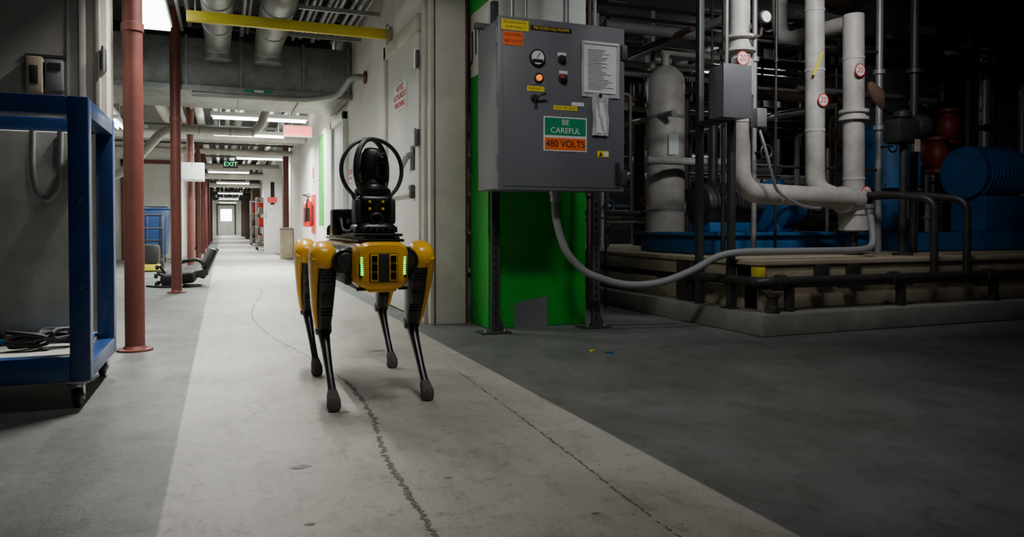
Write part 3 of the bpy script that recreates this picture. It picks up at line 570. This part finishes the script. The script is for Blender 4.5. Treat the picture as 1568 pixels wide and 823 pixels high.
tube('branch',[(3.05,5.88,1.9),(3.05,5.7,1.9),(3.35,5.7,1.9),(3.35,5.7,1.25)],.018,M_brown,iv,R=.04)
bx('blue_fitting',3.19,3.25,5.84,5.88,1.78,1.86,M_blued,iv,.004); box('label',(3.2,5.83,2.0),(.10,.01,.05),M_lab_r,iv)
tk=root('vertical_storage_tank',(4.5,6.9,.51)); lathe('shell',(4.5,6.9,.506),(0,0,1),[(.15,0),(.19,.06),(.205,.12),(.205,1.75),(.18,1.88),(.10,1.96),(.04,1.98),(.04,2.1)],M_insul,tk,36)
for z in (.9,1.4,1.9): lathe('band',(4.5,6.9,z),(0,0,1),[(.205,0),(.211,.004),(.211,.03),(.205,.034)],M_cond,tk,36)
bx('nameplate',4.40,4.52,6.685,6.695,1.5,1.72,M_lab_w,tk)
lp=root('low_drain_pipe',(5,4.1,.4)); tube('pipe',[(3.40,4.9,.36),(3.42,4.07,.36),(9.4,4.07,.36)],.035,M_dkpipe,lp,R=.1,n=16)
for x in (3.55,4.6,5.6,6.8): lathe('coupling',(x,4.07,.36),(1,0,0),[(.035,0),(.05,.005),(.05,.07),(.035,.075)],M_dkpipe,lp,16); bx('support',x+.1,x+.14,4.05,4.11,.15,.34,M_dkpipe,lp)
for x in (5.05,5.4): tube('riser',[(x,4.07,.38),(x,4.07,.95),(x-.1,4.4,1.0),(x-.1,4.9,1.0)],.028,M_dkpipe,lp,R=.1)
lathe('drain_cap',(3.5,4.05,.15),(0,0,1),[(.05,0),(.05,.04),(.035,.05),(.035,.1),(.05,.11),(.05,.13),(.03,.14)],M_dkpipe,lp,18)
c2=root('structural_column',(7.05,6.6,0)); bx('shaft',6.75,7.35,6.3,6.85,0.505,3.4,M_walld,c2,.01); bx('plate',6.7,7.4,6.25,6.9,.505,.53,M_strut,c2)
pw=root('background_pipework',(5.5,8,1.5)); rnd=random.Random(11)
mats=[M_dkpipe,M_cond,M_insul,M_brown,M_dkpipe,M_cpan,M_cond,M_dkpipe]
def clear(x,y_): return not(4.2<x<4.8 and 6.5<y_<7.3) and not (6.65<x<7.45 and 6.2<y_<6.95)
for k in range(100):
    x=rnd.uniform(2.85,9.6); y_=rnd.uniform(6.3,10.7)
    if not clear(x,y_): continue
    zb=.505 if (x>3.45 and y_<8.5) else (.15 if x>3.36 and y_<10.9 else 0)
    r=rnd.choice((.015,.02,.03,.03,.05,.07)); m_=rnd.choice(mats)
    P=[(x,y_,zb),(x,y_,rnd.uniform(1.2,3.3))]
    q=rnd.random()
    if q<.55: P.append((x+rnd.choice((-1,1))*rnd.uniform(.3,1.4),y_,P[-1][2]))
    if q<.3: P.append((P[-1][0],y_,3.4))
    P=[(max(2.85,min(9.7,a)),b_,c_) for a,b_,c_ in P]
    tube('riser',P,r,m_,pw,R=.1,n=12)
    if rnd.random()<.7: lathe('flange',(x,y_,rnd.uniform(.8,1.5)),(0,0,1),[(r,0),(r*1.9,.005),(r*1.9,.03),(r,.035)],m_,pw,14)
    if rnd.random()<.5:
        z=rnd.uniform(.9,1.9); cyl('valve_stem',(x,y_,z),(x,y_-.16,z),.012,m_,pw,n=8)
        n_=16; tube('handwheel',[(x+.06*math.cos(2*math.pi*i/n_),y_-.16,z+.06*math.sin(2*math.pi*i/n_)) for i in range(n_)],.009,rnd.choice((M_lab_r,M_dkpipe,M_blued)),pw,closed=True,n=6)
for k in range(64):
    z=rnd.uniform(1.9,3.3); r=rnd.choice((.02,.03,.045,.06,.07)); m_=rnd.choice(mats)
    if rnd.random()<.55:
        y_=rnd.uniform(5.9,10.7); x=rnd.uniform(2.8,6)
        cyl('header',(x,y_,z),(rnd.uniform(7,9.9),y_,z),r,m_,pw,n=12)
    else:
        x=rnd.uniform(2.9,9.6); cyl('header',(x,rnd.uniform(5.9,6.8),z),(x,10.9,z),r*.7,m_,pw,n=12)
for k in range(22):
    y_=rnd.uniform(6.3,10); z=rnd.uniform(.7,1.7); x=rnd.uniform(3.6,7); cyl('run',(x,y_,z),(x+rnd.uniform(1,2.8),y_,z),rnd.choice((.03,.04,.06)),rnd.choice(mats),pw,n=12)
for (x,y_,z,m_) in ((8.2,6.8,1.7,M_brass),(7.9,6.2,1.9,M_brass),(5.2,7.8,1.3,M_brass),(8.9,7.5,1.2,M_blued),(7.9,7.0,1.1,M_blued),(7.6,6.1,1.55,M_brass),(3.9,8.2,1.5,M_blued)):
    lathe('valve_body',(x,y_,z-.2),(0,0,1),[(.13,0),(.13,.03),(.07,.05),(.11,.12),(.13,.2),(.11,.28),(.07,.35),(.13,.37),(.13,.4)],m_,pw,24)
mp=root('steam_riser_pipe',(4.2,5.0,0))
for x,y_,r,m_,zt in ((3.85,5.05,.018,M_dkpipe,3.4),(4.12,5.0,.022,M_cond,3.4),(5.5,5.0,.03,M_cond,3.4),(5.75,4.85,.035,M_dkpipe,3.4),(4.3,4.95,.012,M_blkplast,3.4)):
    cyl('riser',(x,y_,.505),(x,y_,zt),r,m_,mp,n=14)
    for z in (1.0,1.6,2.1): lathe('union',(x,y_,z),(0,0,1),[(r,0),(r*1.7,.008),(r*1.7,.045),(r,.053)],m_,mp,12)
for z,yy in ((1.25,4.97),(1.9,5.05),(2.3,4.97)): cyl('tie',(3.85,5.05,z),(5.5,5.0,z),.014,M_dkpipe,mp,n=10)
for x,z in ((4.12,1.35),(5.5,1.45),(3.85,1.75)):
    cyl('stem',(x,5.0,z),(x,4.85,z),.01,M_dkpipe,mp,n=8); tube('handwheel',[(x+.055*math.cos(2*math.pi*i/16),4.85,z+.055*math.sin(2*math.pi*i/16)) for i in range(16)],.008,M_dkpipe,mp,closed=True,n=6)
ws=root('parts_shelf',(2.5,8.5,0))
for x in (2.0,2.72):
    for y_ in (8.2,8.8): bx('post',x,x+.03,y_,y_+.03,0,1.6,M_strut,ws)
for z in (.2,.65,1.1,1.55): bx('board',1.99,2.76,8.19,8.84,z,z+.03,M_beige,ws)
for z in (.23,.68,1.13):
    for k in range(3): bx('carton',2.05+k*.23,2.23+k*.23,8.25,8.6,z,z+.2+.05*k,rnd.choice((M_beige,M_cpan,M_blued)),ws,.005)
# ------------------------------------------------------------ floor cracks and litter
def crack(name,pts,w,m_,gap=.3,seg=26):
    P=smoothpath([(a,b_,0) for a,b_ in pts],seg); rr=random.Random(3); me_v=[];fs=[]
    for i,q in enumerate(P):
        t=(P[min(i+1,len(P)-1)]-P[max(i-1,0)]).normalized(); nn=V((-t.y,t.x,0)); ww=w*(.35+rr.random()*.8); jx=(rr.random()-.5)*w*.9
        me_v+= [tuple(q+nn*(ww/2+jx)+V((0,0,.0012))),tuple(q-nn*(ww/2-jx)+V((0,0,.0012)))]
        if i and rr.random()>gap: fs.append((2*i-2,2*i-1,2*i+1,2*i))
    me=bpy.data.meshes.new(name); me.from_pydata(me_v,[],fs); me.update(); return link(name,me,m_,None)
M_crack=mat('crack_filler',(.18,.17,.155),.7,var=.4,scale=40)
M_crack2=mat('crack_thin',(.27,.255,.23),.7,var=.3,scale=40)
crack('floor_crack',[(.41,9.2),(.397,8.53),(.231,6.67),(.291,5.34),(.429,4.51),(.552,3.58)],.011,M_crack2,.08)
crack('floor_crack',[(.552,3.58),(.55,2.98),(.491,2.38),(.479,2.01),(.474,1.72),(.46,1.2)],.019,M_crack,.12,52)
crack('floor_crack',[(1.12,3.6),(1.091,2.89),(1.057,2.19),(1.034,1.85),(1.02,1.56),(1.01,1.2)],.009,M_crack,.3,52)
def blob(name,x,y_,r,m_,seed):
    rr=random.Random(seed); n=40; vs=[(x+r*(.4+.8*rr.random())*math.cos(2*math.pi*i/n)*1.6,y_+r*(.4+.8*rr.random())*math.sin(2*math.pi*i/n),.001) for i in range(n)]
    me=bpy.data.meshes.new(name); me.from_pydata(vs,[],[tuple(range(n))]); me.update(); return link(name,me,m_,None,smooth=False)
M_stain=mat('floor_stain_dark',(.26,.245,.22),.6,var=.3,scale=20)
for k,(x,y_,r) in enumerate(((.22,2.36,.022),(.36,4.75,.02),(.86,4.4,.03),(.45,3.0,.02),(.2,1.9,.01),(.62,2.1,.008),(.9,1.7,.008),(.02,1.7,.008),(.75,2.6,.007))): blob('floor_stain',x,y_,r,M_stain,k)
bt=root('litter_scrap',(2.05,3.85,0)); box('yellow_bit',(2.04,3.9,.006),(.03,.015,.012),M_lab_y,bt,.003,rot=(0,0,20)); box('blue_bit',(2.11,3.82,.004),(.05,.02,.008),M_blued,bt,.002,rot=(0,0,-15))
# ------------------------------------------------------------ ROBOT
R=root('quadruped_robot',(.605,3.4,0)); cx=.605
loftpath('torso',[((cx,2.96,.583),.075,.070),((cx,2.968,.583),.095,.088),((cx,2.99,.585),.106,.097),((cx,3.05,.587),.108,.1),((cx,3.2,.588),.10,.097),((cx,3.9,.588),.10,.097),((cx,4.02,.587),.106,.097),((cx,4.06,.585),.09,.08)],M_yel,R,n=48,p=5)
bx('belly',cx-.085,cx+.085,3.1,3.95,.475,.56,M_blk2,R,.015)
for s_ in (-1,1):
    bx('flank',cx+s_*.112-.012,cx+s_*.112+.012,3.12,3.92,.50,.66,M_blk2,R,.008)
    for k in range(6): bx('flank_rib',cx+s_*.124-.004,cx+s_*.124+.004,3.36+k*.05,3.38+k*.05,.52,.64,M_blk,R,.002)
bx('face_panel',cx-.058,cx+.058,2.952,2.975,.520,.638,M_blk,R,.006)
bx('face_center',cx-.020,cx+.020,2.946,2.962,.527,.634,M_blk2,R,.004)
for s_ in (-1,1):
    bx('slot_surround',cx+s_*.038-.0165,cx+s_*.038+.0165,2.9505,2.956,.524,.635,M_yel,R,.003)
    for k,z in enumerate((.545,.580,.615)):
        X=cx+s_*.038
        bx('slot',X-.0115,X+.0115,2.946,2.9515,z-.0135,z+.0135,M_dgl,R,.002)
    X=cx+s_*.086
    bx('led_strip',X-.011,X+.011,2.966,2.985,.535,.64,M_blk,R,.005)
    for k in range(9): bx('led',X-.006,X+.006,2.962,2.967,.55+k*.0085,.5555+k*.0085,M_green_led,R,.0015)
    bx('chin_cut',cx+s_*.085-.02,cx+s_*.085+.02,2.985,3.0,.486,.50,M_blk,R,.004)
bx('top_deck',cx-.095,cx+.095,3.0,4.0,.682,.694,M_blk,R,.004)
for s_ in (-1,1): bx('payload_rail',cx+s_*.07-.01,cx+s_*.07+.01,3.02,3.98,.693,.704,M_blk2,R,.003)
bx('chin',cx-.06,cx+.06,2.99,3.03,.478,.50,M_yel,R,.008)
def leg(s_,hy,knee,foot,tag):
    hip=V((cx+s_*.205,hy,.602)); knee=V(knee); foot=V(foot)
    lathe(tag+'_hip_motor',(cx+s_*.128,hy-.10,.60),(0,1,0),[(.03,0),(.05,.006),(.056,.02),(.056,.18),(.05,.194),(.03,.2)],M_blk,R,30)
    lathe(tag+'_hip_ring',(cx+s_*.128,hy-.105,.60),(0,-1,0),[(.036,0),(.034,.006),(.02,.008)],M_blk2,R,24)
    lathe(tag+'_hip_link',(cx+s_*.13,hy,.602),(s_,0,0),[(.05,0),(.055,.02),(.052,.06),(.046,.075)],M_blk2,R,30)
    ax=(knee-hip); L_=ax.length; ax.normalize(); o=V((s_,0,0))
    def pt(s,off=0): return hip+ax*s+o*off
    loftpath(tag+'_thigh',[(pt(-.055,-.004),.02,.03),(pt(-.04,-.004),.036,.055),(pt(0,-.004),.045,.068),(pt(.09,-.004),.044,.064),(pt(.17,-.003),.040,.055),(pt(L_-.06),.036,.045),(pt(L_-.01),.031,.038),(pt(L_+.02),.027,.032),(pt(L_+.032),.014,.018)],M_blk,R,p=3.2)
    loftpath(tag+'_shoulder_cap',[(pt(-.078,.006),.008,.012),(pt(-.074,.006),.028,.036),(pt(-.062,.006),.044,.056),(pt(-.04,.006),.054,.07),(pt(-.01,.008),.056,.077),(pt(.008,.010),.052,.074)],M_yel,R,n=32,p=2.5)
    loftpath(tag+'_thigh_shell',[(pt(-.03,.038),.020,.07),(pt(.03,.042),.020,.070),(pt(.1,.043),.016,.064),(pt(.2,.040),.013,.052),(pt(L_-.05,.034),.011,.043),(pt(L_-.015,.029),.008,.032)],M_yel,R,n=28,p=3)
    nrm=V((0,1,0)); nrm=(nrm-ax*nrm.dot(ax)).normalized()
    for k,q in enumerate((.045,.06,.075,.205,.22,.235)):
        c_=hip+ax*q-nrm*(.066-.05*max(q-.06,0))-o*.008
        box(tag+'_rib',c_+nrm*(.0 if q<.1 else .008),(.05,.008,.006),M_blk2,R,.002)
    c_=hip+ax*.14-nrm*.056; box(tag+'_motor_cover',c_-o*.008,(.048,.02,.095),M_blk2,R,.008)
    lathe(tag+'_knee',knee-V((.034,0,0)),(1,0,0),[(.02,0),(.027,.005),(.03,.014),(.03,.054),(.027,.063),(.02,.068)],M_blk2,R,26)
    tc_=knee-nrm*.036+V((0,0,-.018)); tp=[tc_+V((-.012,-.003,-.008)),tc_+V((.012,-.003,-.008)),tc_+V((0,-.003,.013))]
    poly(tag+'_warning_mark',tp,M_lab_y,R,(0,-.002,0)); poly(tag+'_warning_bang',[tc_+V((-.003,-.006,-.005)),tc_+V((.003,-.006,-.005)),tc_+V((0,-.006,.006))],M_ink,R,(0,-.001,0))
    def q_(t,b_=0): return knee+(foot-knee)*t+V((0,1,0))*b_
    loftpath(tag+'_shin',[(q_(-.06),.014,.016),(q_(-.02),.027,.030),(q_(.05),.026,.033),(q_(.14,.004),.023,.031),(q_(.3,.006),.019,.025),(q_(.6,.005),.0155,.018),(q_(.8,.002),.016,.017),(q_(.88),.019,.020),(q_(.93),.017,.019)],M_blk,R,p=2.5)
    f=V((foot.x,foot.y,0)); dn=(q_(.84)-f)
    loftpath(tag+'_foot',[(f+V((0,0,.0)),.016,.018),(f+V((0,0,.004)),.024,.027),(f+V((0,.001,.018)),.0285,.032),(f+V((0,.003,.038)),.0275,.030),(f+dn*.8,.023,.025),(f+dn*1.02,.0185,.020)],M_foot,R,n=26,p=2.5)
leg(-1,3.20,(.408,3.30,.300),(.4155,3.03,.03),'front_right')
leg(1,3.20,(.805,3.32,.305),(.815,3.075,.03),'front_left')
leg(-1,3.88,(.415,4.03,.305),(.437,3.79,.03),'rear_right')
leg(1,3.88,(.808,4.03,.305),(.831,3.85,.03),'rear_left')
bx('base_plate',cx-.10,cx+.10,3.05,3.42,.704,.716,M_blk2,R,.004)
loftpath('pod_lower',[((cx+.005,3.22,.716),.088,.10),((cx+.005,3.22,.735),.095,.105),((cx+.005,3.22,.75),.088,.10),((cx+.005,3.22,.762),.07,.085)],M_blk,R,lat=(1,0,0),n=32,p=4)
box('pod_core',(cx+.005,3.22,.82),(.15,.16,.125),M_blk,R,.025,seg=3)
for s_ in (-1,1):
    box('pod_shoulder',(cx+.005+s_*.07,3.20,.81),(.034,.11,.11),M_blk2,R,.012)
    box('yellow_lamp',(cx+.005+s_*.028,3.135,.85),(.012,.012,.012),M_safe,R,.003); box('yellow_lamp_b',(cx+.005+s_*.028,3.135,.82),(.012,.012,.012),M_lab_y,R,.003)
    box('camera_window',(cx+.005+s_*.048,3.138,.83),(.02,.008,.05),M_dgl,R,.003)
lathe('speaker',(cx+.005,3.143,.775),(0,-1,0),[(.03,0),(.03,.015),(.024,.02),(.02,.014)],M_blk2,R,28); lathe('speaker_lens',(cx+.005,3.132,.775),(0,-1,0),[(.018,0),(.014,.008),(.004,.011)],M_dgl,R,20)
for k in range(7): bx('cooling_fin',cx-.09+.028*k,cx-.08+.028*k,3.10,3.118,.72,.745,M_blk2,R,.002)
lathe('turret_base',(cx+.005,3.22,.875),(0,0,1),[(.07,0),(.078,.008),(.078,.03),(.066,.04),(.06,.05)],M_blk,R,36)
lathe('turret_neck',(cx+.005,3.22,.905),(0,0,1),[(.052,0),(.058,.01),(.056,.04),(.05,.05)],M_blk2,R,32)
dz=-.012
loftpath('ptz_head',[((cx+.003,3.22,.945+dz),.05,.05),((cx+.003,3.22,.96+dz),.057,.056),((cx+.003,3.22,1.02+dz),.058,.058),((cx+.004,3.22,1.065+dz),.054,.054),((cx+.006,3.22,1.088+dz),.042,.044),((cx+.007,3.22,1.097+dz),.022,.026)],M_blk,R,n=32,p=3)
box('ptz_faceplate',(cx+.03,3.165,1.02+dz),(.05,.02,.11),M_blk2,R,.01,rot=(0,0,18))
lathe('ptz_lens',(cx+.033,3.158,1.045+dz),(.3,-1,0),[(.022,0),(.022,.014),(.018,.018),(.016,.012)],M_blk,R,26); lathe('ptz_glass',(cx+.036,3.148,1.045+dz),(.3,-1,0),[(.015,0),(.01,.006),(.003,.008)],M_dgl,R,22)
lathe('thermal_lens',(cx+.033,3.158,.995+dz),(.3,-1,0),[(.017,0),(.017,.012),(.012,.014)],M_dgl,R,22)
lathe('ptz_pivot',(cx-.06,3.22,1.01+dz),(1,0,0),[(.02,0),(.03,.004),(.03,.012)],M_blk2,R,24)
for j_,(rot,rad) in enumerate(((8,.136),(50,.133))):
    a=math.radians(rot); d_=V((math.cos(a),math.sin(a),0)); nn=V((-math.sin(a),math.cos(a),0)); pts=[]
    for k in range(49):
        t=math.radians(-50+280*k/48); pts.append(V((cx+.003,3.22,.99))+d_*rad*math.cos(t)+V((0,0,1))*rad*math.sin(t))
    e0=V((cx+.003,3.22,.845))+d_*.07; e1=V((cx+.003,3.22,.845))-d_*.07
    tube('roll_hoop',[e0]+pts+[e1],.014,M_blk2,R,n=10,b=.0085,normal=nn)
lathe('hoop_crown',(cx+.003,3.22,1.117),(0,0,1),[(.014,0),(.018,.004),(.016,.012)],M_blk2,R,20)
box('compute_box',(cx-.015,3.66,.745),(.17,.26,.08),M_blk2,R,.012)
for k in range(8): box('heatsink_fin',(cx-.085+.02*k,3.66,.79),(.006,.24,.016),M_blk,R,.001)
box('radio_box',(cx-.09,3.46,.765),(.10,.09,.12),M_blk,R,.01); lathe('connector',(cx-.105,3.41,.78),(0,-1,0),[(.014,0),(.014,.02),(.01,.022)],M_blk2,R,16); lathe('connector_b',(cx-.07,3.41,.77),(0,-1,0),[(.012,0),(.012,.02),(.008,.022)],M_chrome,R,16)
tube('payload_cable',smoothpath([(cx-.105,3.39,.78),(cx-.11,3.33,.76),(cx-.11,3.28,.73),(cx-.09,3.2,.725)]),.006,M_rub,R,n=8)
tube('carry_handle',[(cx-.1,3.86,.70),(cx-.1,3.86,.75),(cx+.1,3.86,.75),(cx+.1,3.86,.70)],.009,M_blk2,R,R=.03)
# ------------------------------------------------------------ world + camera
w=bpy.data.worlds.new('World'); scn.world=w; w.use_nodes=True
bg=w.node_tree.nodes['Background']; bg.inputs[0].default_value=(.6,.65,.7,1); bg.inputs[1].default_value=.035
cd=bpy.data.cameras.new('camera'); cam=bpy.data.objects.new('camera',cd); scn.collection.objects.link(cam)
cam.location=(0,0,.75); cam.rotation_euler=(math.radians(89),0,math.radians(-21.4)); cd.lens=26.0; cd.sensor_width=36; cd.shift_y=-.0295
cd.clip_start=.05; cd.clip_end=200
scn.camera=cam
